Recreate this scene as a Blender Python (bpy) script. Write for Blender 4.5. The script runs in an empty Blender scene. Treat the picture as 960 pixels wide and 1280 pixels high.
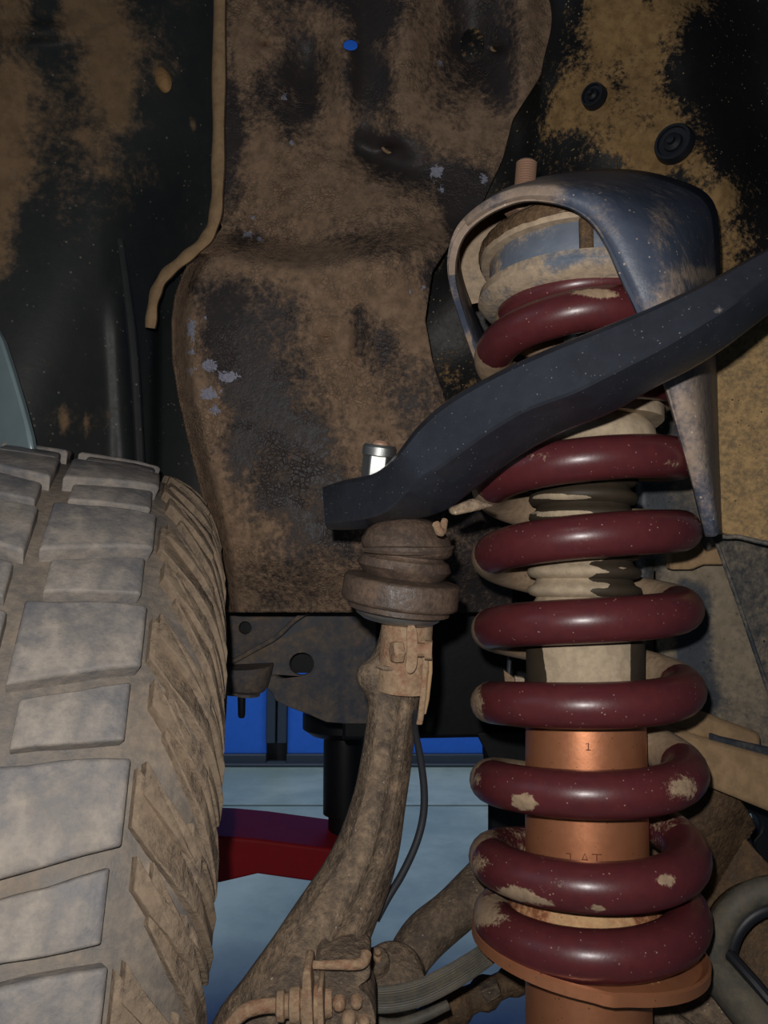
import bpy, bmesh, math, random
import numpy as np
from mathutils import Vector, Matrix
from mathutils.geometry import tessellate_polygon
random.seed(4); RNG = np.random.default_rng(4)
SC = bpy.context.scene
COL = SC.collection
# ------------------------------------------------------------ camera, world, lights, exposure
H, PITCH, F = 1.0, math.radians(5), 960.0
cp, sp = math.cos(PITCH), math.sin(PITCH)
cam = bpy.data.objects.new('camera', bpy.data.cameras.new('camera')); COL.objects.link(cam)
cam.location = (0, 0, H); cam.rotation_euler = (math.pi/2 + PITCH, 0, 0)
cam.data.sensor_fit = 'VERTICAL'; cam.data.sensor_height = 36; cam.data.lens = 27; cam.data.clip_start = .01
SC.camera = cam
SC.view_settings.view_transform = 'Standard'; SC.view_settings.look = 'None'
SC.view_settings.gamma = 1; SC.view_settings.exposure = 0.0
w = bpy.data.worlds.new('world'); SC.world = w; w.use_nodes = True
w.node_tree.nodes['Background'].inputs[0].default_value = (.55, .7, 1, 1)
w.node_tree.nodes['Background'].inputs[1].default_value = .030

def lamp(name, kind, loc, energy, color, size=None, rot=(0, 0, 0), sy=None):
    l = bpy.data.lights.new(name, kind); l.energy = energy; l.color = color
    if kind == 'AREA':
        l.size = size
        if sy: l.shape = 'RECTANGLE'; l.size_y = sy
    elif size: l.shadow_soft_size = size
    o = bpy.data.objects.new(name, l); o.location = loc; o.rotation_euler = rot; COL.objects.link(o); return o
lamp('phone_flash', 'POINT', (-.012, -.005, H + .024), 7.0, (1, .965, .93), .004)
lamp('garage_lamp', 'AREA', (-.3, 2.7, 3.1), 72, (1, 1, .92), 3.0, (math.radians(44), 0, 0), 1.3)
lamp('doorway_daylight', 'AREA', (-2.6, -.6, 2.2), 4, (.65, .82, 1), 1.5, (math.radians(62), 0, math.radians(-75)), 1.5)

# ------------------------------------------------------------ coordinates
def W(x, y, z):                       # camera-space metres (right, up, forward) -> world
    return Vector((x, z*cp - y*sp, H + z*sp + y*cp))
def P(px, py, d):                     # picture point at depth d -> world
    return W((px-480)/F*d, -(py-640)/F*d, d)
def D(x, y, z):                       # direction
    return Vector((x, z*cp - y*sp, z*sp + y*cp))
def proj(v):
    v = v - Vector((0, 0, H)); z = v.y*cp + v.z*sp; y = -v.y*sp + v.z*cp
    return 480 + F*v.x/z, 640 - F*y/z, z
def lerp(a, b, t): return a + (b-a)*t
def interp(x, pts):                   # piecewise linear through (x, y...) rows
    xs = [p[0] for p in pts]
    if len(pts[0]) == 2: return float(np.interp(x, xs, [p[1] for p in pts]))
    return [float(np.interp(x, xs, [p[k] for p in pts])) for k in range(1, len(pts[0]))]
def catmull(pts, n, closed=False):    # rows of tuples
    a = np.array(pts, float); out = []; m = len(a)
    rng = range(m if closed else m-1)
    for i in rng:
        p0 = a[(i-1) % m] if closed or i > 0 else 2*a[0]-a[1]
        p1, p2 = a[i], a[(i+1) % m]
        p3 = a[(i+2) % m] if closed or i+2 < m else 2*a[-1]-a[-2]
        for k in range(n):
            t = k/n
            out.append(.5*((2*p1)+(-p0+p2)*t+(2*p0-5*p1+4*p2-p3)*t*t+(-p0+3*p1-3*p2+p3)*t**3))
    if not closed: out.append(a[-1])
    return out
def ss(a, b, x):
    t = min(1, max(0, (x-a)/(b-a))); return t*t*(3-2*t)
def blobs(lst, base=0.0):
    def f(x, y, z=None):
        v = base
        for b in lst:
            q = ((x-b[0])/b[2])**2 + ((y-b[1])/b[3])**2
            if q < 6: v += b[4]*math.exp(-q*1.2)
        return v
    return f
def charmap(x0, y0, step, rows):
    a = np.array([[int(c)/9 for c in r] for r in rows])
    def f(x, y, z=None):
        u = min(max((x-x0)/step, 0), a.shape[1]-1.001); v = min(max((y-y0)/step, 0), a.shape[0]-1.001)
        i, j = int(u), int(v); u -= i; v -= j
        return (a[j, i]*(1-u)+a[j, i+1]*u)*(1-v)+(a[j+1, i]*(1-u)+a[j+1, i+1]*u)*v
    return f

# ------------------------------------------------------------ objects
ORG = {}
def thing(name, label, cat, loc, group=None):
    o = bpy.data.objects.new(name, None); COL.objects.link(o); o.location = loc; o.empty_display_size = .02
    o['label'] = label; o['category'] = cat
    if group: o['group'] = group
    ORG[o.name] = Vector(loc); return o
def obj(name, geo, mat, parent=None, dirt=None, smooth=None, bevel=0, label=None, solid=0, sub=0, bseg=2):
    vs, fs = geo
    if parent is not None: org = ORG[parent.name]
    else:
        a = np.array([list(v) for v in vs]); org = Vector(((a[:, 0].min()+a[:, 0].max())/2, (a[:, 1].min()+a[:, 1].max())/2, a[:, 2].min()))
    me = bpy.data.meshes.new(name)
    me.from_pydata([tuple(Vector(v)-org) for v in vs], [], fs); me.update()
    bm = bmesh.new(); bm.from_mesh(me); bmesh.ops.recalc_face_normals(bm, faces=bm.faces) if not solid else None; bm.to_mesh(me); bm.free()
    if dirt is not None:
        at = me.attributes.new('dirt', 'FLOAT', 'POINT')
        at.data.foreach_set('value', [float(dirt(*proj(Vector(v)))) for v in vs])
    me.materials.append(mat)
    for p in me.polygons: p.use_smooth = True
    me.set_sharp_from_angle(angle=math.radians(smooth if smooth is not None else 35))
    o = bpy.data.objects.new(name, me); COL.objects.link(o)
    if parent is not None: o.parent = parent
    else: o.location = org
    ORG[o.name] = org
    if solid:
        s = o.modifiers.new('thickness', 'SOLIDIFY'); s.thickness = abs(solid); s.offset = -1 if solid > 0 else 1
    if bevel:
        b = o.modifiers.new('bevel', 'BEVEL'); b.width = bevel; b.segments = bseg; b.limit_method = 'ANGLE'; b.angle_limit = math.radians(30)
        b.harden_normals = False
    if sub:
        s = o.modifiers.new('sub', 'SUBSURF'); s.levels = sub; s.render_levels = sub
    if label: o['label'] = label
    return o
def tag(o, label, cat, group=None):
    o['label'] = label; o['category'] = cat
    if group: o['group'] = group
    return o
def struct(o): o['kind'] = 'structure'; return o
def join(*gs):
    V, Fc = [], []
    for v, f in gs:
        k = len(V); V += list(v); Fc += [tuple(i+k for i in q) for q in f]
    return V, Fc

# ------------------------------------------------------------ geometry
def loft(rings, caps=True, closed=True):
    n = len(rings[0]); V = [p for r in rings for p in r]; fs = []
    for i in range(len(rings)-1):
        for k in range(n if closed else n-1):
            k2 = (k+1) % n
            fs.append((i*n+k, i*n+k2, (i+1)*n+k2, (i+1)*n+k))
    if caps and closed:
        fs.append(tuple(range(n-1, -1, -1))); fs.append(tuple(range((len(rings)-1)*n, len(rings)*n)))
    return V, fs
def tube(pts, rad, seg=16, squash=1.0, flute=0, up=None, round_ends=False, closed=False):
    pts = [Vector(p) for p in pts]; n = len(pts)
    rad = [rad]*n if isinstance(rad, (int, float)) else list(rad)
    if round_ends:
        r0, r1 = rad[0], rad[-1]; d0 = (pts[0]-pts[1]).normalized(); d1 = (pts[-1]-pts[-2]).normalized()
        A, RA, B, RB = [], [], [], []
        for k in range(4, 0, -1):
            a = k/4*math.pi/2*.97; A.append(pts[0]+d0*r0*math.sin(a)); RA.append(r0*math.cos(a))
        for k in range(1, 5):
            a = k/4*math.pi/2*.97; B.append(pts[-1]+d1*r1*math.sin(a)); RB.append(r1*math.cos(a))
        pts = A+pts+B; rad = RA+rad+RB; n = len(pts)
    t0 = (pts[1]-pts[0]).normalized()
    u = up.copy() if up is not None else Vector((0, 0, 1))
    if abs(u.dot(t0)) > .95: u = Vector((1, 0, 0))
    rings = []
    for i in range(n):
        a = pts[(i-1) % n] if closed or i > 0 else pts[i]; b = pts[(i+1) % n] if closed or i < n-1 else pts[i]
        t = (b-a).normalized()
        u = (u - t*u.dot(t)).normalized(); s = t.cross(u)
        rings.append([pts[i] + (u*math.cos(q)*squash + s*math.sin(q))*rad[i]*(1+flute*(k % 2)) for k, q in enumerate([2*math.pi*k/seg for k in range(seg)])])
    if closed:
        V, fs = loft(rings, False); m = len(rings)
        for k in range(seg): fs.append(((m-1)*seg+k, (m-1)*seg+(k+1) % seg, (k+1) % seg, k))
        return V, fs
    return loft(rings)
def ptube(rows, n=8, seg=14, **k):    # rows (px, py, depth, radius_px)
    r = catmull(rows, n)
    return tube([P(a[0], a[1], a[2]) for a in r], [a[3]*a[2]/F for a in r], seg, **k)
def frame(ax):
    ax = ax.normalized(); u = D(1, 0, 0); u = (u-ax*u.dot(ax)).normalized(); v = D(0, 0, -1); v = (v-ax*v.dot(ax)-u*v.dot(u)).normalized()
    return ax, u, v                   # v points to the camera
def lathe(prof, A, ax, seg=48, caps=True, ru=None, rv=1.0):
    ax, u, v = frame(ax)
    rings = []
    for r, t in prof:
        rings.append([A+ax*t+(u*math.cos(q)*r+v*math.sin(q)*r*rv)*(ru(q, t) if ru else 1) for q in [2*math.pi*k/seg for k in range(seg)]])
    return loft(rings, caps)
def plate(poly, dep, thick, holes=(), smooth=0):
    """outline in picture points with its own depth function, extruded away from the camera"""
    if smooth: poly = [tuple(p) for p in catmull(poly, smooth, True)]
    hl = []
    for (hx, hy, rx, ry) in holes:
        hl.append([(hx+rx*math.cos(a), hy+ry*math.sin(a)) for a in [2*math.pi*k/24 for k in range(24)]])
    loops = [list(poly)]+hl
    df = dep if callable(dep) else (lambda x, y: dep)
    tri = tessellate_polygon([[Vector((x, y, 0)) for x, y in l] for l in loops])
    flat = [q for l in loops for q in l]; n = len(flat)
    V = [P(x, y, df(x, y)) for x, y in flat]; nrm = D(0, 0, 1)*thick
    V += [v+nrm for v in V]
    fs = []
    for t in tri:
        fs.append(tuple(t)); fs.append(tuple(i+n for i in reversed(t)))
    k = 0
    for l in loops:
        m = len(l)
        for i in range(m):
            j = (i+1) % m; fs.append((k+i, k+j, k+j+n, k+i+n))
        k += m
    return V, fs
def sheet(y0, y1, xl, xr, step, dep, holes=()):
    """dense pressed-metal surface between two edge curves, depth dep(x,y); holes cut out"""
    ny = int((y1-y0)/step)+1
    nx = int(max(interp(y, xr)-interp(y, xl) for y in np.linspace(y0, y1, 20))/step)+1
    V, fs = [], []; pt = []
    for j in range(ny):
        y = lerp(y0, y1, j/(ny-1)); a, b = interp(y, xl), interp(y, xr)
        for i in range(nx):
            x = lerp(a, b, i/(nx-1)); yy = y
            for hx, hy, rx, ry in holes:
                q = math.hypot((x-hx)/rx, (yy-hy)/ry)
                if abs(q-1) < .8*step/min(rx, ry) and q > .2: x = hx+(x-hx)/q; yy = hy+(yy-hy)/q
            pt.append((x, yy)); V.append(P(x, yy, dep(x, yy)))
    for j in range(ny-1):
        for i in range(nx-1):
            q = (j*nx+i, j*nx+i+1, (j+1)*nx+i+1, (j+1)*nx+i)
            cut = False
            for hx, hy, rx, ry in holes:
                if all(math.hypot((pt[k][0]-hx)/rx, (pt[k][1]-hy)/ry) < 1.02 for k in q): cut = True
            if not cut: fs.append(q)
    return V, fs
def box(c, s, rot=None):
    V = []
    for x in (-.5, .5):
        for y in (-.5, .5):
            for z in (-.5, .5):
                v = Vector((x*s[0], y*s[1], z*s[2]))
                V.append(Vector(c)+(rot @ v if rot else v))
    return V, [(0, 1, 3, 2), (4, 6, 7, 5), (0, 4, 5, 1), (2, 3, 7, 6), (0, 2, 6, 4), (1, 5, 7, 3)]

# ------------------------------------------------------------ materials
def srgb(r, g, b):
    f = lambda c: (c/255/12.92) if c/255 <= .04045 else ((c/255+.055)/1.055)**2.4
    return (f(r), f(g), f(b), 1)
class N:
    def __init__(s, name):
        s.m = bpy.data.materials.new(name); s.m.use_nodes = True; s.t = s.m.node_tree; s.b = s.t.nodes['Principled BSDF']
        s.co = s.t.nodes.new('ShaderNodeTexCoord').outputs['Object']
    def n(s, ty, **k):
        x = s.t.nodes.new(ty)
        for a, b in k.items(): setattr(x, a, b)
        return x
    def put(s, sock, v):
        if isinstance(v, bpy.types.NodeSocket): s.t.links.new(v, sock)
        else: sock.default_value = v
    def noise(s, scale, detail=4, rough=.6, dist=0, vec=None):
        x = s.n('ShaderNodeTexNoise'); x.inputs['Scale'].default_value = scale; x.inputs['Detail'].default_value = detail
        x.inputs['Roughness'].default_value = rough; x.inputs['Distortion'].default_value = dist
        s.t.links.new(vec or s.co, x.inputs['Vector']); return x.outputs['Fac']
    def vor(s, scale, feature='F1', vec=None, out='Distance'):
        x = s.n('ShaderNodeTexVoronoi', feature=feature); x.inputs['Scale'].default_value = scale
        s.t.links.new(vec or s.co, x.inputs['Vector']); return x.outputs[out]
    def mth(s, op, a, b=0.0, c=None, clamp=False):
        x = s.n('ShaderNodeMath', operation=op, use_clamp=clamp); s.put(x.inputs[0], a); s.put(x.inputs[1], b)
        if c is not None: s.put(x.inputs[2], c)
        return x.outputs[0]
    def rng(s, v, a, b, c=0.0, d=1.0):
        x = s.n('ShaderNodeMapRange', interpolation_type='SMOOTHSTEP'); s.put(x.inputs['Value'], v)
        for k, q in zip(('From Min', 'From Max', 'To Min', 'To Max'), (a, b, c, d)): x.inputs[k].default_value = q
        return x.outputs[0]
    def mix(s, f, a, b):
        x = s.n('ShaderNodeMix', data_type='RGBA'); s.put(x.inputs[0], f); s.put(x.inputs[6], a); s.put(x.inputs[7], b); return x.outputs[2]
    def bump(s, h, strength, dist, prev=None):
        x = s.n('ShaderNodeBump'); x.inputs['Strength'].default_value = strength; x.inputs['Distance'].default_value = dist
        s.put(x.inputs['Height'], h)
        if prev: s.t.links.new(prev, x.inputs['Normal'])
        return x.outputs[0]
    def attr(s, name='dirt'):
        x = s.n('ShaderNodeAttribute'); x.attribute_name = name; return x.outputs['Fac']

TAN = srgb(150, 127, 105)
def dusty(name, base, dust=TAN, amt=.5, attr=False, sc=30, warp=.55, fine=.35, soft=.12, rough=(.5, .95), metal=0,
          base2=None, speck=0, speckcol=None, crack=0, bumpy=.4, bdist=.0012, coat=0, rust=None, rustamt=.0, dust2=None, flake=None):
    s = N(name)
    n1 = s.noise(sc, 5, .6); n2 = s.noise(sc*6, 4, .7)
    v = s.attr() if attr else amt
    v = s.mth('ADD', s.mth('ADD', v, s.mth('MULTIPLY', s.mth('SUBTRACT', n1, .5), warp)), s.mth('MULTIPLY', s.mth('SUBTRACT', n2, .5), fine))
    m = s.rng(v, .5-soft, .5+soft)
    b1 = s.mix(s.noise(sc*2, 4), base, base2 or tuple(c*1.7+.004 for c in base[:3])+(1,))
    if rust: b1 = s.mix(s.rng(s.noise(sc*1.4, 6, .7), .62-rustamt, .72-rustamt), b1, rust)
    d1 = s.mix(s.rng(s.noise(sc*3, 5, .7), .3, .7), tuple(c*.68 for c in dust[:3])+(1,), dust2 or dust)
    col = s.mix(m, b1, d1)
    h = s.mth('ADD', s.mth('MULTIPLY', m, .6), s.mth('MULTIPLY', n2, .5))
    if crack:
        wv = s.n('ShaderNodeVectorMath', operation='ADD'); s.t.links.new(s.co, wv.inputs[0])
        nn = s.n('ShaderNodeTexNoise'); nn.inputs['Scale'].default_value = 60; nn.inputs['Detail'].default_value = 3; s.t.links.new(s.co, nn.inputs['Vector'])
        sc2 = s.n('ShaderNodeVectorMath', operation='SCALE'); s.t.links.new(nn.outputs['Color'], sc2.inputs[0]); sc2.inputs['Scale'].default_value = .018
        s.t.links.new(sc2.outputs[0], wv.inputs[1])
        e = s.vor(crack, 'DISTANCE_TO_EDGE', wv.outputs[0]); e = s.rng(e, 0, .16)
        reg = s.mth('MULTIPLY', s.rng(s.noise(16, 4), .42, .62), s.rng(s.noise(70, 3), .35, .6, .25, 1))
        ce = s.mth('SUBTRACT', 1.0, s.mth('MULTIPLY', s.mth('SUBTRACT', 1.0, e), reg))
        col = s.mix(s.mth('MULTIPLY', s.mth('SUBTRACT', 1.0, ce), .3), col, tuple(c*.35 for c in dust[:3])+(1,))
        h = s.mth('ADD', h, s.mth('MULTIPLY', ce, .8))
    if speck:
        q = s.rng(s.vor(speck), .10, .2, 1, 0); q = s.mth('MULTIPLY', q, s.rng(s.noise(speck*.4, 2), .5, .62))
        col = s.mix(q, col, speckcol or dust)
    if flake is not None:
        at = s.attr('flake'); fl = s.rng(s.mth('ADD', at, s.mth('MULTIPLY', s.mth('SUBTRACT', s.noise(170, 3, .5, 1.5), .5), 1.3)), .36, .42)
        col = s.mix(fl, col, flake)
    s.put(s.b.inputs['Base Color'], col)
    s.put(s.b.inputs['Roughness'], s.mth('ADD', s.mth('MULTIPLY', m, rough[1]-rough[0]), s.mth('ADD', rough[0]-.1, s.mth('MULTIPLY', n2, .2))))
    s.put(s.b.inputs['Metallic'], s.mth('MULTIPLY', s.mth('SUBTRACT', 1.0, m), float(metal)))
    if coat: s.b.inputs['Coat Weight'].default_value = coat; s.b.inputs['Coat Roughness'].default_value = .25
    s.b.inputs['Specular IOR Level'].default_value = .4
    s.put(s.b.inputs['Normal'], s.bump(h, bumpy, bdist))
    return s.m
def plain(name, col, rough=.5, metal=0, bumpy=0, bs=200):
    s = N(name); s.put(s.b.inputs['Base Color'], s.mix(s.noise(40, 4), col, tuple(c*.75 for c in col[:3])+(1,)))
    s.b.inputs['Roughness'].default_value = rough; s.b.inputs['Metallic'].default_value = metal
    if bumpy: s.put(s.b.inputs['Normal'], s.bump(s.noise(bs, 4), bumpy, .0008))
    return s.m
BLK = srgb(30, 33, 40); BLK2 = srgb(52, 56, 66)
M_apron = dusty('dusty_apron_metal', srgb(40, 40, 44), dust=srgb(146, 120, 97), attr=True, sc=30, warp=.8, fine=.9, soft=.24, crack=230, base2=srgb(72, 62, 58), flake=srgb(150, 150, 165), bdist=.002, bumpy=.65, dust2=srgb(160, 132, 107), rust=None)
M_liner = dusty('dusty_black_liner', srgb(38, 42, 44), dust=srgb(142, 116, 88), attr=True, sc=24, warp=.7, fine=.7, soft=.25, base2=srgb(56, 58, 56), speck=140, speckcol=srgb(120, 115, 105), bdist=.001)
M_rliner = dusty('speckled_black_liner', srgb(20, 19, 18), dust=srgb(155, 122, 78), attr=True, sc=34, warp=.8, fine=1.1, soft=.16, speck=210, speckcol=srgb(165, 145, 110), bdist=.0016, dust2=srgb(165, 132, 88))
M_hoop = dusty('blue_black_bracket_paint', srgb(52, 60, 76), dust=srgb(165, 145, 128), attr=True, sc=38, warp=.7, fine=.5, soft=.2, base2=srgb(86, 94, 110), speck=230, speckcol=srgb(185, 170, 150), rough=(.45, .9))
M_seat = dusty('dusty_spring_cup', srgb(92, 100, 112), dust=srgb(190, 168, 142), attr=True, sc=60, warp=.7, fine=.4, soft=.14, rough=(.5, .9))
M_arm = dusty('black_forged_paint', srgb(30, 32, 37), dust=srgb(120, 112, 105), attr=True, sc=55, warp=.5, fine=.6, soft=.12, base2=srgb(46, 49, 57), rough=(.30, .8), speck=420, speckcol=srgb(100, 100, 102), bumpy=.35, bdist=.0006)
M_coil = dusty('maroon_spring_paint', srgb(98, 42, 43), dust=srgb(172, 146, 118), attr=True, sc=70, warp=.6, fine=.7, soft=.1, base2=srgb(70, 32, 38), rough=(.36, .9), speck=330, speckcol=srgb(150, 120, 110), bumpy=.18, bdist=.0008, coat=.2)
M_copper = dusty('copper_body_paint', srgb(218, 150, 110), dust=srgb(205, 165, 120), attr=True, sc=50, warp=.5, fine=.5, soft=.12, base2=srgb(196, 126, 88), rough=(.42, .85), metal=.7, bumpy=.3, bdist=.0005, speck=300, speckcol=srgb(150, 96, 70))
M_boot = dusty('dusty_rubber_boot', srgb(50, 42, 32), dust=srgb(185, 166, 140), attr=True, sc=45, warp=.35, fine=.2, soft=.03, rough=(.6, .9), bumpy=.2, bdist=.0006)
M_knuckle = dusty('muddy_cast_iron', srgb(68, 58, 50), dust=srgb(146, 125, 102), amt=.5, sc=40, warp=.9, fine=.7, soft=.25, rough=(.6, .95), speck=260, speckcol=srgb(165, 150, 135), bumpy=.8, bdist=.002, rust=srgb(60, 50, 44), rustamt=.05)
M_rustk = dusty('rusty_dusty_steel', srgb(118, 78, 56), dust=srgb(160, 135, 108), amt=.6, sc=60, warp=.9, fine=.6, soft=.2, rough=(.6, .95), bumpy=.6, bdist=.0012)
M_mudbrown = dusty('brown_mud_coat', srgb(70, 54, 40), dust=srgb(124, 98, 70), amt=.5, sc=40, warp=.9, fine=.8, soft=.25, bumpy=.7, bdist=.002)
M_tanplate = dusty('ochre_dust_plate', srgb(92, 80, 60), dust=srgb(168, 138, 96), amt=.62, sc=55, warp=.7, fine=1.0, soft=.25, speck=240, speckcol=srgb(60, 52, 40), bumpy=.7, bdist=.0012)
M_tan = dusty('tan_dust_plate', srgb(110, 88, 64), dust=srgb(170, 140, 105), amt=.75, sc=30, warp=.6, fine=.4, soft=.2, bumpy=.3)
M_rail = dusty('stained_frame_rail', srgb(38, 42, 48), dust=srgb(150, 136, 116), attr=True, sc=34, warp=.5, fine=.5, soft=.22, base2=srgb(70, 76, 84), speck=170, speckcol=srgb(30, 30, 32), bumpy=.4)
M_ball = dusty('worn_joint_rubber', srgb(62, 52, 46), dust=srgb(112, 90, 72), amt=.42, sc=60, warp=.8, fine=.6, soft=.25, rough=(.38, .85), bumpy=.4)
M_black = dusty('black_frame_paint', srgb(20, 21, 24), dust=srgb(95, 80, 62), amt=.2, sc=20, warp=.6, fine=.4, soft=.2)
M_gusset = dusty('dusty_gusset_paint', srgb(66, 70, 80), dust=srgb(158, 136, 110), attr=True, sc=22, warp=.7, fine=.5, soft=.25, bumpy=.3)
M_tyre = dusty('dusty_grey_rubber', srgb(112, 113, 118), dust=srgb(184, 172, 158), amt=.5, sc=16, warp=1.0, fine=.5, soft=.3, base2=srgb(112, 114, 120), rough=(.5, .85), bumpy=.5, bdist=.0016)
M_tyreside = dusty('tan_dusted_rubber', srgb(88, 80, 74), dust=srgb(158, 138, 116), amt=.72, sc=30, warp=1.1, fine=.7, soft=.3, rough=(.55, .9), bumpy=.8, bdist=.002)
M_tyrebody = dusty('dusty_carcass_rubber', srgb(96, 94, 92), dust=srgb(164, 148, 130), amt=.5, sc=22, warp=1.0, fine=.5, soft=.3, rough=(.5, .85), bumpy=.5, bdist=.0016)
M_chrome = plain('bright_zinc', (.36, .37, .36, 1), .5, 1, .2)
M_wire = plain('black_cable_rubber', srgb(42, 44, 50), .55, 0, .2)
M_rubber = plain('black_rubber', srgb(30, 32, 38), .5, 0, .1)
M_red = plain('red_lift_paint', srgb(205, 34, 40), .6, 0, .1)
M_blue = plain('blue_gate_paint', srgb(40, 110, 235), .5)
M_bluedark = plain('dark_gate_frame', srgb(48, 62, 84), .6)
M_body = plain('pale_body_paint', srgb(160, 182, 186), .25, .1)
M_thread = plain('rusty_thread', srgb(165, 130, 108), .6, .2, .2)
M_lift = plain('black_lift_steel', srgb(22, 24, 28), .5)
M_greyrub = dusty('grey_dusty_rubber', srgb(60, 62, 60), dust=srgb(120, 106, 84), amt=.45, sc=40, soft=.3, bumpy=.2)
M_mudtan = dusty('dry_mud', srgb(150, 116, 76), dust=srgb(168, 132, 90), amt=.5, bumpy=.8)

def flake_attr(o, f):
    me = o.data; org = ORG[o.name]
    at = me.attributes.new('flake', 'FLOAT', 'POINT')
    at.data.foreach_set('value', [float(f(*proj(v.co+org))) for v in me.vertices])

# ============================================================ THE SETTING: garage floor and blue gates
s = N('pale_blue_floor_paint')
col = s.mix(s.rng(s.noise(1.6, 6, .65), .35, .7), srgb(112, 134, 138), srgb(146, 166, 168))
col = s.mix(s.mth('MULTIPLY', s.rng(s.noise(5, 6, .7), .55, .75), .5), col, srgb(96, 110, 118))
s.put(s.b.inputs['Base Color'], col); s.b.inputs['Roughness'].default_value = .45; M_floor = s.m
struct(obj('floor', join(box((0, .75, -.1), (12, 5.49, .2)), box((0, 3.515, -.11), (12, .06, .17))), M_floor))
struct(obj('floor', box((0, 4.31, -.1), (12, 1.585, .2)), M_floor))
GY = 4.22
struct(obj('trim_1', box((0, GY+.03, .008), (12, .10, .016)), M_bluedark, bevel=.004))
for i in range(6):
    x0 = -2.92+i*1.17
    d = struct(obj('door_%d' % (i+1), box((x0+.585, GY+.05, 2.39), (1.06, .03, 4.66)), M_blue, bevel=.003))
    for sx, wd in ((.03, .05), (1.14, .05)):
        obj('door_frame', box((x0+sx, GY+.03, 2.42), (wd, .06, 4.6)), M_bluedark, d, bevel=.004)
    for z in (.03, 2.3, 4.65):
        obj('door_frame', box((x0+.585, GY+.03, z), (1.06, .05, .06)), M_bluedark, d, bevel=.004)
    obj('handle', tube([(x0+1.07, GY-.005, 1.0), (x0+1.07, GY-.04, 1.02), (x0+1.07, GY-.04, 1.16), (x0+1.07, GY-.005, 1.18)], .008, 8), M_bluedark, d)
struct(obj('wall_back', box((0, GY+.25, 2.5), (12, .2, 5)), plain('grey_wall', srgb(120, 125, 130), .8)))

# ============================================================ red lift arm and its black adapter
t = thing('car_lift', 'red steel lift arm reaching in behind the tyre above the pale floor', 'car lift', (-1.25, 1.2, 0))
obj('column', box((-1.3, 1.25, 1.2), (.3, .25, 2.4)), M_red, t, bevel=.01)
obj('foot_plate', box((-1.3, 1.25, .01), (.6, .5, .02)), M_red, t)
def beam(x, top_f, bot, d1, d2, lip=0):
    yt = -(top_f-640)/F*d1; yb = -(bot-640)/F*d1; X = (x-480)/F*d1
    return [W(X, yt, d1), W(X, yt, d2), W(X, yb, d2), W(X, yb, d1)]
obj('beam', loft([beam(-480, 1010, 1150, 1.12, 1.27), beam(60, 1040, 1128, 1.15, 1.27), beam(275, 1046, 1104, 1.2, 1.32), beam(322, 1050, 1093, 1.21, 1.33), beam(415, 1062, 1106, 1.23, 1.35), beam(470, 1066, 1112, 1.25, 1.36)]), M_red, t, bevel=.004)
obj('end_boss', lathe([(.055, -.075), (.06, -.07), (.06, .0), (.055, .004)], P(440, 1052, 1.31), Vector((0, 0, 1)), 32), M_red, t, smooth=40)
t2 = thing('lift_adapter', 'black steel lift post with a wide round pad under the frame', 'lift post', P(428, 1045, 1.31))
A = P(430, 1040, 1.31)
obj('post', lathe([(.027, 0), (.027, .03), (.036, .032), (.036, .15), (.035, .16)], A, Vector((0, 0, 1)), 32), M_lift, t2, smooth=40)
obj('pad', lathe([(.03, .158), (.058, .165), (.072, .175), (.072, .20), (.066, .206), (.02, .206)], A, Vector((0, 0, 1)), 40), M_lift, t2, smooth=40)

# ============================================================ wheel house panels
cm = charmap(180, 0, 30, [
 '22228533222571147', '22238556742574137', '22228743726761027', '22227423711864117', '22226433732764527',
 '22225624855776766', '22223856731458877', '44446888862123567', '44455889886441122', '44566668777781111',
 '55583568555672111', '55678999876661111', '77333457899862111', '77722346757873311', '77712347882863311',
 '77822246882555333', '78852235785446333', '78872234776445333', '77772222576553333', '77762332476663333',
 '77773232376633333', '77776224366633333', '77777653265553333', '77777443344443333', '77776445667663333', '66666555555553333'])
dark_lines = blobs([(540, 355, 14, 30, -.4), (488, 186, 26, 14, -.6), (455, 175, 12, 22, -.5), (575, 235, 30, 26, -.35), (450, 425, 9, 42, -.5), (293, 165, 12, 75, -.35), (283, 230, 9, 25, -.4),
                    (270, 420, 20, 30, -.3), (480, 30, 7, 30, -.2), (235, 430, 10, 110, .0), (460, 70, 22, 60, -.25), (384, 105, 18, 26, -.25)])
flakes = blobs([(262, 458, 12, 9, .8), (285, 471, 14, 8, .85), (240, 412, 6, 16, .75), (240, 440, 7, 5, .6), (262, 492, 13, 10, .8), (268, 513, 9, 7, .7), (240, 465, 6, 6, .5), (258, 398, 4, 3, .6),
                (545, 215, 9, 12, .75), (552, 238, 6, 6, .6), (310, 295, 9, 7, .6), (325, 300, 5, 5, .6), (316, 272, 5, 4, .5), (355, 122, 6, 7, .45), (364, 180, 8, 4, .5),
                (550, 80, 6, 6, .5), (528, 360, 5, 5, .5), (512, 365, 4, 5, .5), (604, 225, 8, 10, .5), (433, 318, 4, 3, .5), (500, 240, 0.1, .1, 0)])
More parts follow.
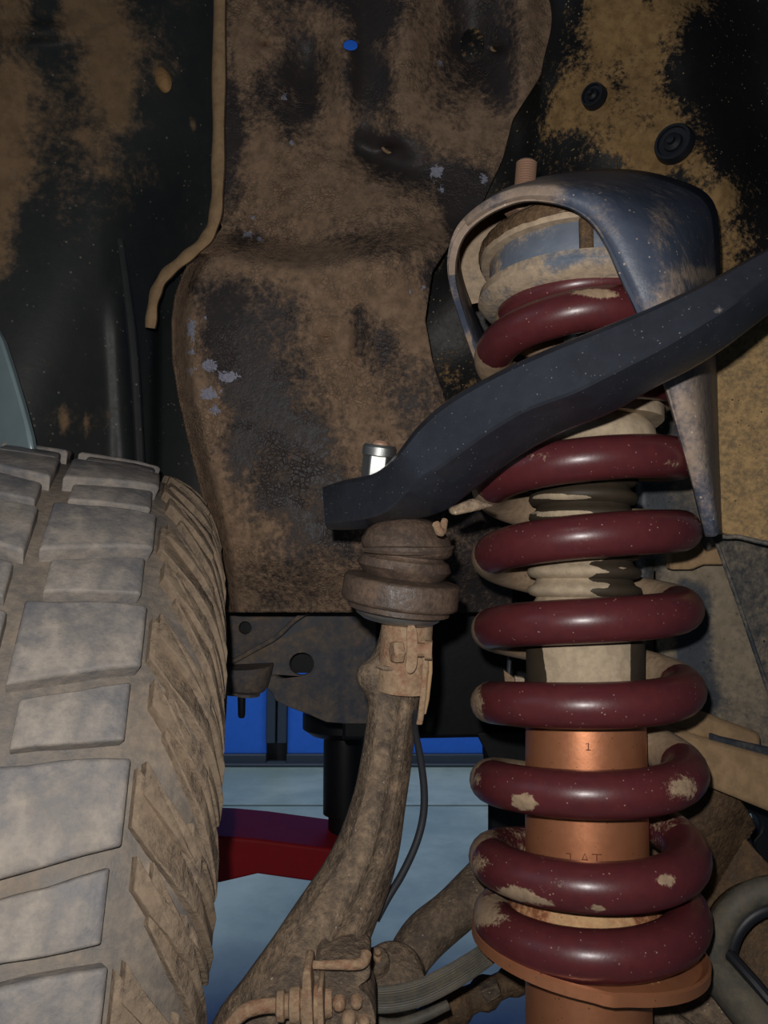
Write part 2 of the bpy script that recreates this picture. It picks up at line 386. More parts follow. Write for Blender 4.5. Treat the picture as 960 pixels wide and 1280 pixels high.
def apron_depth(x, y):
    d = .76
    # lower pressed dome, step line at y~325
    e = ss(-1, .25, 1-math.hypot((x-392)/175, (y-540)/230)) if y > 250 else ss(-1, .25, 1-math.hypot((x-392)/175, (y-540)/230))
    d -= .055*e*ss(300, 345, y + .18*abs(x-380))
    d -= .02*math.exp(-((x-505)/32)**2*1.2-((y-60)/120)**2)       # vertical rib
    d -= .015*math.exp(-((x-430)/16)**2-((y-90)/80)**2)
    d += .018*math.exp(-((x-385)/32)**2-((y-90)/52)**2)
    d += .03*math.exp(-((x-588)/38)**2-((y-62)/62)**2)
    d += .022*math.exp(-((x-470)/60)**2-((y-195+.35*(470-x))/25)**2)
    d -= .02*math.exp(-((x-480)/85)**2-((y-300)/58)**2)
    d += .012*math.exp(-((x-450)/12)**2-((y-425)/50)**2)
    d += .010*math.exp(-((x-408)/9)**2-((y-422)/9)**2)
    d -= .012*math.exp(-((x-655)/16)**2)*ss(200, 60, y)
    for hx, hy, r in ((332, 55, 8), (622, 62, 10), (487, 186, 13)):
        d += .012*math.exp(-((x-hx)/r)**2*1.5-((y-hy)/(r*.6))**2*1.5)
    d += .03*ss(690, 760, y)
    if y > 320: d += .03*ss(26, 0, x-interp(y, AXL))               # rolled left edge
    return d
AXL = [(-20, 272), (270, 272), (285, 278), (305, 262), (325, 238), (345, 228), (370, 219), (400, 215), (450, 216), (500, 224), (560, 238), (620, 253), (690, 268), (765, 276)]
AXR = [(-20, 738), (0, 728), (50, 700), (100, 672), (150, 641), (200, 628), (250, 605), (300, 566), (340, 540), (400, 531), (450, 540), (500, 556), (560, 600), (700, 640), (765, 640)]
t = thing('inner_fender', 'tan dust-caked inner fender panel behind the upper arm, with a blue-lit hole', 'panel', P(400, 760, .76))
ap = obj('apron', sheet(-260, 765, AXL, AXR, 3, apron_depth, [(438, 57, 9, 7)]), M_apron, t,
         dirt=lambda x, y, z: cm(x, y)+dark_lines(x, y)+(.35 if y > 330 and x-interp(y, AXL) < 13 else 0), smooth=80, solid=.0012)
flake_attr(ap, flakes)
def flange_strip(path, wd, dep, th=.004):
    r = catmull(path, 8); rings = []
    for i, a in enumerate(r):
        b = r[min(i+1, len(r)-1)]-r[max(i-1, 0)]; n = np.array([-b[1], b[0]])/np.hypot(b[0], b[1]); w_ = wd(i/(len(r)-1))
        d = dep(i/(len(r)-1)); q = a[:2]
        rings.append([P(*(q-n*w_), d+th*2), P(*(q-n*w_*.8), d), P(*(q-n*.1*w_), d-.002), P(*(q+n*w_*.8), d), P(*(q+n*w_), d+th*2)])
    return loft(rings)
obj('seam_flange', flange_strip([(276, -260), (276, -120), (274, 80), (273, 200), (270, 265), (258, 298), (232, 322), (206, 345), (193, 372), (188, 410)], lambda t_: lerp(9, 7, t_)+.8*math.sin(t_*60), lambda t_: .715), M_tan, t,
    dirt=lambda x, y, z: .62, smooth=60, label='tan crusted seam flange')
obj('panel_lip', ptube([(276, 326, .74, 3), (320, 330, .737, 4), (350, 333, .735, 4), (380, 338, .734, 3)], 6, 8), M_tan, t)
for px, py, r in ((487, 186, 9), (622, 62, 8)):
    obj('drain_rim', tube([P(px+r*math.cos(a), py+r*.6*math.sin(a)+.35*r*math.cos(a), apron_depth(px, py)-.004) for a in np.linspace(0, 2*math.pi, 18, endpoint=False)], .0016, 8, closed=True), M_tan, t)
obj('spot_weld', lathe([(.006, 0), (.0055, .003), (.0035, .0045), (.001, .005)], P(408, 422, apron_depth(408, 422)-.001), D(0, 0, -1), 20, rv=1), M_tan, t, smooth=60)

lm = charmap(-30, 0, 30, [
 '66518842221', '66527863221', '44223774211', '66522773311', '77643672211', '77643462111', '77533542111', '77633333111',
 '77523332111', '77223321111', '66112211111', '66111111111', '32111111111', '21111111111', '11111111111', '11111111111', '11111111111', '11123221111', '11123221111', '11111111111', '11111111111'])
t = thing('fender_liner', 'dark smooth fender liner above the tyre with tan mud streaks', 'liner', P(100, 700, .8))
def liner_depth(x, y):
    d = .70+.0004*(x-0)
    d += .05*ss(150, 300, y)*ss(120, 260, x) + .035*ss(185, 200, x+.0*y)*ss(330, 430, y)
    d += .012*math.sin((x+.4*y)*.02) - .01*math.exp(-((y-40)/10)**2)*ss(110, 60, x)
    d -= .012*math.exp(-((x-148-.05*(y-400))/14)**2)*ss(330, 420, y)
    return d
lstreak = blobs([(195, 90, 8, 14, .25), (78, 525, 5, 16, .6), (107, 528, 4, 12, .55), (105, 170, 9, 9, .4), (130, 215, 9, 7, .3), (40, 395, 4, 3, .4), (35, 205, 10, 4, .4), (240, 155, 5, 7, .55), (150, 130, 14, 40, .25), (15, 160, 12, 60, .2), (120, 20, 30, 20, .2)])
obj('liner_shell', sheet(-260, 730, [(-20, -330), (730, -330)], [(-20, 281), (285, 281), (330, 285), (730, 300)], 4, liner_depth), M_liner, t, dirt=lambda x, y, z: lm(x, y)*1.05+lstreak(x, y), smooth=80, solid=.002)
# oval clip
cx, cy = 205, 101
obj('oval_clip', lathe([(.013, 0), (.0125, .004), (.010, .007), (.004, .008)], P(cx, cy, liner_depth(cx, cy)-.001), D(-.35, .15, -1), 28, ru=lambda q, t_: 1/math.hypot(math.cos(q-1.2)/1.15, math.sin(q-1.2)/.62)), M_mudtan, t, smooth=50, label='mud-packed oval clip hole')
obj('lower_fold', ptube([(150, 300, .745, 5), (165, 420, .745, 6), (172, 520, .75, 6), (178, 640, .75, 6)], 8, 10), M_liner, t, dirt=lambda x, y, z: .12)

o = obj('body_panel', plate([(-70, 330), (-20, 385), (2, 425), (14, 462), (27, 505), (38, 547), (42, 572), (-70, 572)], lambda x, y: .64+.0006*(30-x), .012), M_body, bevel=.003)
tag(o, 'pale grey-green painted body edge at far left above the tyre', 'body panel')

rm = charmap(510, 0, 30, [
 '4443111287676311', '4443111387862222', '3333111466741111', '3333113665721111', '3333114666641111', '3333116676573000', '3333114367774100',
 '3333113326766210', '3333322335555632', '3333333333335532', '3333333333335543', '3333333333335544', '2222333333335544', '2222333333335544', '2222333333335544', '3333333333335544',
 '3333333333335544', '3333333333334444', '3333333333334444', '3333333333334444', '3333333333334444', '3333333333334444'])
t = thing('shock_tower_liner', 'speckled black and ochre liner panel behind the coil spring with two rubber plugs', 'liner', P(780, 650, .75))
def rdepth(x, y):
    d = .735+.00015*(960-x)
    d -= .05*ss(640, 720, x-.0*y)*.6
    d += .05*ss(850, 960, x-.25*(y-100))*ss(330, 200, y)
    d -= .02*math.exp(-((x-905)/40)**2-((y-270)/90)**2)
    d += .006*math.sin(x*.03)*math.sin(y*.04+x*.01)
    return d
rspk_shade = blobs([(800, 180, 16, 10, .1), (770, 110, 12, 30, -.15), (745, 200, 50, 14, -.12), (820, 200, 30, 12, .15), (905, 245, 22, 40, .25), (850, 225, 18, 25, -.3)])  # dust variation; last blob is a shadow painted below the larger plug
obj('liner_shell', sheet(-260, 700, [(-20, 516), (700, 516)], [(-20, 1240), (700, 1240)], 4, rdepth), M_rliner, t, dirt=lambda x, y, z: rm(x, y)+rspk_shade(x, y), smooth=80, solid=.002)
def plug(px, py, r, rot):
    d = rdepth(px, py)-.010
    ax = D(-.64, .05, -.76)
    a = obj('rubber_plug', lathe([(r*1.05, -.004), (r, .002), (r*.93, .0045), (r*.8, .0045), (r*.76, .002), (r*.5, .0015), (r*.46, .0045), (r*.22, .006), (r*.2, .010), (r*.05, .0105)], P(px, py, d), ax, 40), M_rubber, t, smooth=50)
plug(742, 120, .0115, 0); plug(842, 179, .0175, 0)

# ============================================================ frame pieces, lower middle
t = thing('frame_gusset', 'dusty triangular frame gusset with a large round hole behind the knuckle', 'frame bracket', P(350, 900, .85))
gd = blobs([(400, 870, 22, 20, .4), (330, 820, 40, 12, .3), (370, 790, 30, 30, -.1), (290, 800, 30, 12, .2)], .42)
obj('gusset_plate', plate([(283, 832), (318, 812), (346, 796), (370, 775), (392, 762), (432, 756), (470, 756), (470, 905), (432, 905), (408, 903), (385, 893), (360, 884), (345, 876), (330, 852), (305, 842)],
    lambda x, y: .86+.0002*(x-300), .006, [(377, 830, 15, 14)]), M_gusset, t, dirt=lambda x, y, z: gd(x, y), bevel=.0012)
obj('gusset_flange', ptube([(268, 840, .85, 3), (318, 812, .85, 3), (346, 796, .85, 3), (370, 774, .85, 3), (395, 762, .85, 3), (440, 757, .85, 3)], 6, 8), M_gusset, t, dirt=lambda x, y, z: .45)
t = thing('frame_crossmember', 'black dusty frame crossmember under the inner fender panel, small round hole', 'frame', P(400, 900, .95))
obj('side_plate', plate([(258, 735), (300, 738), (450, 748), (470, 760), (395, 770), (350, 800), (270, 848), (258, 850)], .90, .01, [(306, 785, 8, 8)]), M_gusset, t, dirt=blobs([(300, 760, 50, 14, .3), (330, 780, 20, 30, -.25)], .45), bevel=.001)
obj('side_backing', plate([(258, 735), (470, 735), (480, 840), (310, 842), (258, 850)], .935, .01), M_black, t)
obj('box_section', loft([[P(x, 715, d), P(x, 925-(.02*(x-420)), d), P(x, 925-(.02*(x-420)), d+.25), P(x, 715, d+.25)] for x, d in ((428, .90), (560, .92), (700, .93), (980, .9))]), M_black, t, bevel=.004)
obj('lower_step', loft([[P(x, 915, d), P(x, yb, d), P(x, yb, d+.2), P(x, 915, d+.2)] for x, d, yb in ((596, .88, 918), (618, .88, 962), (700, .88, 962))]), M_black, t, bevel=.004)
obj('lower_post', loft([[P(x, 955, d), P(x, 1085, d), P(x, 1085, d+.1), P(x, 955, d+.1)] for x, d in ((610, .88), (670, .88))]), M_black, t, bevel=.006)
obj('upper_shelf', loft([[P(x, y0, .83), P(x, y0+26, .83), P(x, y0+26, .93), P(x, y0, .93)] for x, y0 in ((262, 712), (350, 716), (450, 722), (640, 735))]), M_mudbrown, t, bevel=.003)
t = thing('frame_bolt', 'small dark bolt hanging with its washer over the blue gate', 'bolt', P(302, 900, .84))
obj('shank', lathe([(.003, 0), (.004, .003), (.0045, .026)], P(302, 897, .84), D(0, 1, 0), 14), M_black, t)
obj('washer', lathe([(.003, .025), (.017, .026), (.017, .029), (.003, .03)], P(302, 897, .84), D(.12, 1, 0), 24), M_gusset, t, dirt=lambda x, y, z: .45)
obj('boss', lathe([(.026, .03), (.03, .036), (.034, .05), (.036, .06)], P(302, 897, .86), D(0, 1, 0), 24), M_gusset, t, dirt=lambda x, y, z: .5)
o = obj('frame_tab', plate([(256, 850), (283, 852), (280, 905), (256, 925)], .8, .01), M_gusset, dirt=lambda x, y, z: .5, bevel=.001)
tag(o, 'dusty brown frame tab just right of the tyre, over the blue gate', 'frame bracket')

# ============================================================ right-hand frame and brackets
rr = blobs([(815, 640, 30, 50, -.4), (862, 790, 26, 110, -.5), (820, 880, 30, 60, -.2), (925, 800, 30, 110, .15), (890, 870, 14, 40, -.2), (800, 730, 18, 40, -.15), (870, 715, 30, 14, .5), (800, 800, 12, 60, -.1), (838, 800, 8, 90, .35), (900, 760, 12, 60, .3), (775, 650, 10, 60, .3)], .55)
t = thing('frame_rail', 'blue-black frame rail panel with dusty streaks, right of the coils', 'frame', P(860, 950, .63))
def rail_depth(x, y):
    d = .64-.0001*(x-800)
    d += .05*ss(700, 690, y) - .02*ss(845, 840, x)*ss(700, 560, y)*0
    d += .010*math.exp(-((x-818)/7)**2)*ss(690, 720, y)+.012*math.exp(-((x-792)/5)**2)
    return d
obj('rail_side', sheet(560, 935, [(560, 740), (935, 740)], [(560, 1200), (935, 1200)], 4, rail_depth), M_rail, t, dirt=lambda x, y, z: rr(x, y), smooth=80, solid=.003)
obj('step_plate', plate([(838, 690), (842, 672), (870, 668), (884, 690), (905, 682), (912, 706), (880, 706), (866, 712), (838, 712)], .60, .01), M_tan, t, bevel=.0015)
obj('dust_ledge', loft([[P(x, y0, .585), P(x, y1, .575), P(x, y1, .62), P(x, y0, .64)] for x, y0, y1 in ((760, 872, 905), (830, 878, 912), (880, 890, 922), (950, 916, 940))]), M_tan, t, smooth=60, bevel=.004, label='pale sandy ledge of settled dust')
obj('black_strip', loft([[P(x, y0, .57), P(x, y1, .565), P(x, y1, .60), P(x, y0, .60)] for x, y0, y1 in ((886, 915, 924), (900, 920, 948), (1000, 942, 974))]), M_rail, t, dirt=lambda x, y, z: .3, bevel=.0015)
obj('lower_flange', loft([[P(x, y0, .56), P(x, y1, .55), P(x, y1, .60), P(x, y0, .60)] for x, y0, y1 in ((740, 885, 930), (800, 895, 945), (890, 925, 985), (1000, 955, 1030))]), M_tan, t, bevel=.003)
t = thing('rear_gusset', 'grey diagonal gusset plate at the right edge below the ochre bracket', 'bracket', P(940, 870, .56))
obj('gusset_plate', plate([(885, 655), (896, 668), (920, 740), (945, 815), (975, 905), (1010, 905), (1010, 655)], lambda x, y: .555+.0002*(x-890), .004), M_rail, t, dirt=blobs([(930, 730, 12, 60, -.2), (950, 700, 20, 20, .2)], .5), bevel=.0008)
obj('gusset_edge', ptube([(890, 662, .553, 2.6), (920, 745, .553, 2.6), (945, 818, .553, 2.6), (975, 905, .553, 2.6)], 6, 8), M_rail, t, dirt=lambda x, y, z: .4)
t = thing('arm_bracket', 'ochre dust-coated bracket plate at the right edge behind the black arm', 'bracket', P(930, 680, .50))
obj('bracket_plate', plate([(890, 356), (1010, 306), (1010, 684), (960, 680), (925, 672), (897, 665), (893, 600), (890, 450)], lambda x, y: .53-.00015*(x-890), .006), M_tanplate, t, bevel=.0012)
obj('bracket_fold', ptube([(893, 372, .528, 2.5), (892, 450, .528, 2.5), (896, 600, .528, 2.5), (895, 664, .527, 3), (925, 671, .523, 3), (960, 679, .518, 3), (1005, 684, .515, 3)], 6, 8), M_rail, t, dirt=lambda x, y, z: .45)

# ============================================================ spring tower hoop
hp = blobs([(660, 240, 40, 16, .6), (590, 290, 22, 40, .55), (575, 340, 16, 40, .35), (640, 290, 60, 30, .1), (835, 385, 22, 40, .35), (820, 290, 14, 30, .2), (870, 345, 30, 8, .5),
            (790, 285, 12, 30, -.25), (800, 330, 30, 30, -.2), (720, 230, 30, 10, .0), (730, 290, 8, 30, -.1), (860, 300, 14, 40, -.1), (860, 560, 24, 90, .3), (870, 480, 12, 40, .2)], .33)
Fr = catmull([(640, 560, .55), (606, 480, .53), (578, 405, .50), (562, 345, .475), (571, 296, .46), (604, 263, .445), (650, 245, .435), (700, 250, .425), (737, 270, .42), (762, 305, .418), (780, 345, .418), (802, 392, .42), (832, 470, .428), (858, 560, .44), (888, 668, .46)], 8)
Bk = catmull([(700, 560, .62), (640, 480, .60), (590, 380, .60), (575, 320, .60), (585, 280, .60), (615, 252, .60), (650, 234, .60), (700, 222, .60), (770, 217, .59), (830, 226, .58), (882, 250, .57), (893, 300, .56), (893, 400, .56), (894, 520, .56), (897, 668, .56)], 8)
t = thing('spring_tower', 'blue-black arched shock tower bracket hooding the top of the coil spring', 'bracket', P(740, 400, .55))
rings = []
for a, b in zip(Fr, Bk):
    rw = []
    for k in range(13):
        q = k/12; x = lerp(a[0], b[0], q); y = lerp(a[1], b[1], q); d = lerp(a[2], b[2], q**3)
        rw.append(P(x, y, d-.008*math.sin(math.pi*q)))
    rings.append(rw)
obj('hood', loft(rings, False, False), M_hoop, t, dirt=lambda x, y, z: hp(x, y), smooth=80, solid=.0035)
# rolled rim: thick on the left side, thin and dark on the right side
def rim(i, n_): return interp(i/(n_-1), [(0, 5), (.25, 9), (.4, 10), (.48, 7), (.6, 5), (.75, 6), (1, 5)])
rr_ = []
for i, a in enumerate(Fr):
    b = Fr[min(i+1, len(Fr)-1)]-Fr[max(i-1, 0)]; n = np.array([-b[1], b[0]])/np.hypot(b[0], b[1]); w_ = rim(i, len(Fr))
    q = a[:2]+n*w_*.8                     # inwards
    rr_.append([P(*(a[:2]-n*2), a[2]+.004), P(*(a[:2]-n*1), a[2]-.003), P(*q, a[2]-.003), P(*(q+n*2), a[2]+.006)])
obj('rim', loft(rr_), M_hoop, t, dirt=lambda x, y, z: (1.15 if x < 690 and y < 340 else .45 if y < 300 else .15 if y < 420 else .5) + (.2 if x < 590 else 0), smooth=40, label='rolled rim, dusty tan on its left side')
# back wall under the hood
t_b = obj('hood_lining', loft([[P(lerp(a[0], 690, s_), lerp(a[1], 360, s_), .585-.02*s_) for s_ in (0, .3, .6, 1)] for a in Bk[16:88]], False, False), M_seat, t, dirt=lambda x, y, z: .7, smooth=80)

# ============================================================ strut: axis
AX = D(.020, 1, .115).normalized(); Q0 = P(731, 885, .478)
_, AU, AV = frame(AX)
def t_at(y, r, q=math.pi/2):          # axial position whose point at radius r (front) lands on picture row y
    lo, hi = -.4, .5
    for _ in range(40):
        m = (lo+hi)/2
        yy = proj(Q0+AX*m+AU*math.cos(q)*r+AV*math.sin(q)*r)[1]
        if yy > y: lo = m
        else: hi = m
    return lo
# upper mount seen under the hood
t = thing('upper_spring_mount', 'dusty grey upper mount cup above the coil spring inside the hood', 'spring mount', Q0+AX*t_at(320, .06))
tm = t_at(334, .0665)+.012
msd = blobs([(700, 290, 90, 16, .2), (610, 300, 20, 40, .5), (720, 325, 60, 8, -.2), (625, 335, 25, 8, -.1), (640, 345, 40, 6, .3), (750, 345, 30, 8, .3)], .45)
obj('cup', lathe([(.030, .045), (.050, .043), (.0605, .037), (.0645, .030), (.067, .024), (.0655, .020)], Q0+AX*tm, AX, 72), M_seat, t, dirt=lambda x, y, z: .8 if y < 290 else msd(x, y), smooth=50, label='pale dust-covered cup')
obj('mud_band', lathe([(.0640, .034), (.0660, .032), (.0672, .028), (.0672, .0235), (.0655, .022)], Q0+AX*tm, AX, 96, ru=lambda q, t_: 1+.006*math.sin(q*9)*math.sin(q*23)), M_mudbrown, t, smooth=60, label='brown mud crust band')
obj('spacer', lathe([(.0585, .023), (.060, .020), (.060, .003), (.058, .0)], Q0+AX*tm, AX, 72), M_seat, t, dirt=lambda x, y, z: msd(x, y)-.15, smooth=50)
obj('isolator', lathe([(.060, .001), (.0665, .000), (.0675, -.006), (.062, -.012), (.035, -.014)], Q0+AX*tm, AX, 72), M_seat, t, dirt=lambda x, y, z: msd(x, y)+.1, smooth=50)
obj('isolator_tab', box(Q0+AX*(tm+.012)+AV*.060-AU*.012, (.008, .006, .024)), M_mudbrown, t, bevel=.002)
t = thing('stud_bolt', 'threaded rusty stud poking up over the tower rim', 'bolt', P(658, 240, .50))
ths = [(.0062 + (.0006 if k % 2 else -.0004), -.012+k*.0008) for k in range(34)]
obj('thread', lathe([(.004, -.013)]+ths+[(.0055, .0157), (.003, .0165)], P(656, 232, .50), D(.08, 1, .0), 24), M_thread, t, smooth=20)
obj('flange_nut', lathe([(.012, -.020), (.012, -.014), (.008, -.010), (.006, -.010)], P(656, 232, .50), D(.08, 1, 0), 6), M_thread, t, bevel=.0008)

# coil spring
rc, rw_ = .0625, .01275
fr = [(349, .049), (378, .0625), (470, rc), (570, rc), (667, rc), (775, rc), (883, rc), (996, rc), (1114, rc), (1200, .0600)]
tk = [t_at(y, r) for y, r in fr]
path = []; rad = []
TH0 = -.05
for k in range(int((9.42-TH0)*90)+1):
    u = TH0 + k/90.0
    uw_ = u-(.30+.38*ss(4, 6.5, u))*math.sin(2*math.pi*u)/(2*math.pi)*ss(1.5, 2.2, u)*ss(9.2, 8.4, u)
    tt = float(np.interp(uw_, range(10), tk)) if u <= 9 else tk[-1]-(u-9)*.020
    if u < 0: tt = tk[0]-u*.012
    r = float(np.interp(u, [0, .35, .7, 1, 1.5, 2, 8.4, 9, 9.4], [.049, .0505, .0555, .0605, rc, rc, rc, .061, .0585]))
    # smooth the axial rate slightly
    q = math.pi/2 + 2*math.pi*u       # front -> left -> back -> right
    path.append(Q0+AX*tt+AU*math.cos(q)*r+AV*math.sin(q)*r); rad.append(rw_*float(np.interp(u, [0, .6, 6, 9], [.58, 1, 1, 1.05])))
# smooth path
pa = np.array([list(p) for p in path])
for _ in range(60): pa[1:-1] = .25*pa[:-2]+.5*pa[1:-1]+.25*pa[2:]
path = [Vector(p) for p in pa]
zax = proj(Q0)[2]
cb = blobs([(744, 366, 34, 5, 1.0), (655, 1003, 16, 11, 1.2), (645, 1118, 24, 10, 1.0), (678, 1128, 18, 6, .8), (748, 1136, 16, 6, .7), (832, 1100, 16, 10, .9), (850, 985, 28, 20, .55), (868, 985, 10, 24, .2), (670, 570, 30, 10, .4), (625, 605, 12, 24, .2),
            (600, 640, 22, 22, .5), (598, 735, 22, 20, .25), (600, 1080, 24, 16, .3), (595, 975, 18, 10, .25), (600, 1135, 30, 24, .6), (640, 1150, 40, 10, .3), (870, 655, 18, 24, .3), (840, 580, 30, 10, .35), (640, 660, 40, 8, .25), (597, 880, 12, 30, .35),
            (600, 905, 18, 8, .4), (690, 1105, 30, 8, .3), (735, 1010, 20, 6, .25), (865, 1020, 10, 10, .2), (660, 675, 14, 5, .3), (655, 785, 18, 5, .25), (770, 900, 50, 8, .1), (640, 1200, 14, 6, .3), (770, 1215, 10, 4, .3)], .10)
def coildirt(x, y, z):
    zz = .478-(y-885)/F*.478*.115*1.0
    v = cb(x, y)
    if z > zz-.006: v = max(v, (.72 if y < 960 else .45) if y < 1140 else .6)
    if x < 622 and 560 < y: v += .22*ss(622, 585, x)
    return v
t = tag(obj('coil_spring', tube(path, rad, 20), M_coil, dirt=coildirt, smooth=50), 'thick maroon coil spring wound round the copper shock absorber, mud spots', 'coil spring')

# shock absorber
t = thing('shock_absorber', 'copper-painted shock absorber with tan dust boot inside the coil spring', 'shock absorber', Q0+AX*t_at(1290, .036))
tt = lambda y, r=.036: t_at(y, r)
cd = blobs([(660, 940, 14, 60, .15), (790, 1200, 30, 50, -.1), (740, 1150, 50, 10, .35)], .12)
obj('body', lathe([(.020, tt(1560)), (.030, tt(1545)), (.0366, tt(1500)), (.0366, tt(1330)), (.0366, tt(1100)), (.0366, tt(1000)), (.0362, tt(905)), (.0345, tt(902, .0345))], Q0, AX, 96), M_copper, t, dirt=lambda x, y, z: cd(x, y), smooth=50, label='copper painted body')
obj('weld_bead', lathe([(.0366, tt(1138)), (.0400, tt(1146)), (.0460, tt(1162)), (.0480, tt(1178)), (.0366, tt(1200))], Q0, AX, 96, ru=lambda q, t_: 1+.012*math.sin(q*37)*math.sin(q*13+1)), M_copper, t, dirt=lambda x, y, z: .62 if 690 < x < 790 else .42, smooth=60)
def seat_wob(q, t_): 
    d = abs(((q-1.66+math.pi) % (2*math.pi))-math.pi)
    return 1+.035*math.exp(-(d/.09)**2)
ts = tt(1248, .068)
obj('spring_seat', lathe([(.036, ts+.012), (.05, ts+.004), (.064, ts), (.0675, ts+.003), (.069, ts+.002), (.069, ts-.0035), (.064, ts-.006), (.036, ts-.006)], Q0+AX*ts-(AX+AU*.07).normalized()*ts, AX+AU*.07, 96, ru=seat_wob), M_copper, t,
    dirt=blobs([(800, 1215, 50, 8, .5), (600, 1200, 14, 16, .1)], .12), smooth=35, label='flanged copper spring seat')
# dust cylinder and bellows
boot_tone = blobs([(668, 832, 16, 26, -.9), (690, 850, 14, 8, -.6), (795, 830, 7, 60, -.9), (780, 600, 60, 9, -.9), (740, 608, 40, 4, -.8), (740, 628, 66, 5, -1.0), (745, 648, 40, 5, -.5), (780, 690, 30, 10, -1), (770, 705, 40, 6, -.9), (775, 728, 26, 7, -1), (770, 745, 22, 5, -.8), (690, 612, 24, 4, -.6), (800, 640, 30, 40, -.8), (790, 560, 30, 30, -.4)], .95)
_bd = boot_tone
def boot_tone(x, y, z):  # boot tone: darker towards the sides, pale streaks on the upper left folds
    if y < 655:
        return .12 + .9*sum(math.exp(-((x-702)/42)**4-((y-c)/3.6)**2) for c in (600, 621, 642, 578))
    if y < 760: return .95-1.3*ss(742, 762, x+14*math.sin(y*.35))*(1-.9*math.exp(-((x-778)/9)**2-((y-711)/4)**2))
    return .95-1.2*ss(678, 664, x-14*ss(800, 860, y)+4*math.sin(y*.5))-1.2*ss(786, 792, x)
obj('dust_tube', lathe([(.0345, tt(908, .0345)), (.0350, tt(900)), (.0358, tt(860)), (.0362, tt(805)), (.0345, tt(798)), (.030, tt(796))], Q0, AX, 96), M_boot, t, dirt=boot_tone, smooth=50, label='tan dusty tube')
prof = [(.030, tt(800, .03))]
yy = 796
for k in range(22):
    y = 790-k*12.2
    r = .0335 if y > 690 else .0325
    if k % 2 == 0: prof += [(r-.004, tt(y+6, r)), (r, tt(y+3, r)), (r+.0018, tt(y-2, r)), (r+.0012, tt(y-8, r))]
    else: prof += [(r-.002, tt(y+1, r))]
prof = sorted(prof, key=lambda q: q[1])
obj('bellows', lathe(prof, Q0, AX, 96), M_boot, t, dirt=boot_tone, smooth=80, label='tan ribbed dust bellows')
obj('boot_collar', lathe([(.030, tt(552, .03)), (.044, tt(548, .044)), (.047, tt(538, .047)), (.045, tt(522, .045)), (.040, tt(512, .04)), (.050, tt(508, .05)), (.050, tt(492, .05)), (.042, tt(480, .042)), (.02, tt(470, .02))], Q0, AX, 64, ru=lambda q, t_: 1+.03*math.sin(q*5+t_*60)), M_boot, t, dirt=lambda x, y, z: .9, smooth=60)
obj('rod', lathe([(.011, tt(560, .01)), (.011, tm-.01)], Q0, AX, 24), M_chrome, t)
# stamped characters on the body
def glyph(strokes, px, py, w_, h_):
    gs = []
    for st in strokes:
        pts = []
        for a, b in st:
            x = px+a*w_; y = py-b*h_
            X = (x-proj(Q0+AX*tt(y))[0])/F*.44
            q = math.acos(max(-1, min(1, X/.0366)))
            pts.append(Q0+AX*tt(y)+(AU*math.cos(q)+AV*math.sin(q))*.0367)
        gs.append(tube(pts, .00028, 6))
    return join(*gs)
M_stamp = plain('stamped_mark', srgb(120, 66, 42), .6, .4)
obj('stamped_lettering', join(glyph([[(0, 0), (.5, 1), (1, 0)], [(.2, .4), (.8, .4)]], 706, 1081, 10, 13), glyph([[(0, 1), (1, 1)], [(.5, 1), (.5, 0)]], 719, 1081, 12, 13), glyph([[(0, 1), (1, 1)], [(1, 1), (1, .1)]], 690, 1079, 5, 8)), M_stamp, t, label='faint stamped characters AT')
obj('stamped_mark', glyph([[(0, .8), (.5, 1), (.5, 0)], [(0, 0), (1, 0)]], 712, 938, 6, 9), M_stamp, t)

# ============================================================ upper control arm
ST = [  # top edge, crease, bottom edge, depth
 ((403, 609), (406, 654), (409, 662), .458), ((430, 600), (440, 651), (442, 662), .438), ((470, 590), (482, 640), (486, 656), .415), ((495, 568), (520, 603), (552, 640), .398),
 ((522, 533), (556, 580), (590, 614), .390), ((560, 500), (597, 550), (640, 576), .380), ((620, 466), (654, 515), (697, 543), .366), ((680, 438), (715, 492), (762, 517), .352),
 ((740, 414), (772, 464), (816, 486), .342), ((800, 390), (830, 434), (865, 461), .335), ((850, 368), (878, 405), (903, 437), .33), ((895, 346), (915, 382), (935, 413), .33), ((945, 318), (957, 350), (972, 385), .335), ((1010, 285), (1016, 315), (1024, 352), .34), ((1090, 258), (1094, 288), (1100, 322), .35)]
rows = catmull([tuple(a)+tuple(b)+tuple(c)+(d,) for a, b, c, d in ST], 6)
rings = []
for r in rows:
    a, b, c, d = r[0:2], r[2:4], r[4:6], r[6]
    nrm = b-a
    def pt(q, dd): return P(q[0], q[1], d+dd)
    rings.append([pt(a, .022), pt(a+nrm*.015, .011), pt(a+nrm*.10, .0075), pt(a+nrm*.5, .0035), pt(b-nrm*.05, -.001), pt(b+(c-b)*.03, -.0004), pt(b+(c-b)*.5, .011), pt(c-(c-b)*.05, .023), pt(c, .028),
                  pt(c-nrm*.15, .034), pt(a+nrm*.3, .034), pt(a+nrm*.05, .030)])
t = thing('upper_control_arm', 'black forged upper control arm sweeping diagonally in front of the coil spring', 'suspension arm', P(500, 660, .41))
ad = blobs([(895, 385, 14, 10, .7), (885, 420, 30, 16, .25), (700, 500, 10, 4, .1)], .10)
obj('arm_beam', loft(rings), M_arm, t, dirt=lambda x, y, z: ad(x, y), smooth=28, sub=0)
obj('pivot_bush', lathe([(.010, -.03), (.022, -.03), (.024, -.026), (.024, .026), (.022, .03), (.010, .03)], P(1110, 290, .38), D(.2, -.1, 1), 32), M_arm, t, dirt=lambda x, y, z: .2, smooth=40)
obj('arm_web', plate([(560, 636), (592, 622), (620, 632), (590, 640), (566, 645)], .40, .01), M_knuckle, t, bevel=.002)
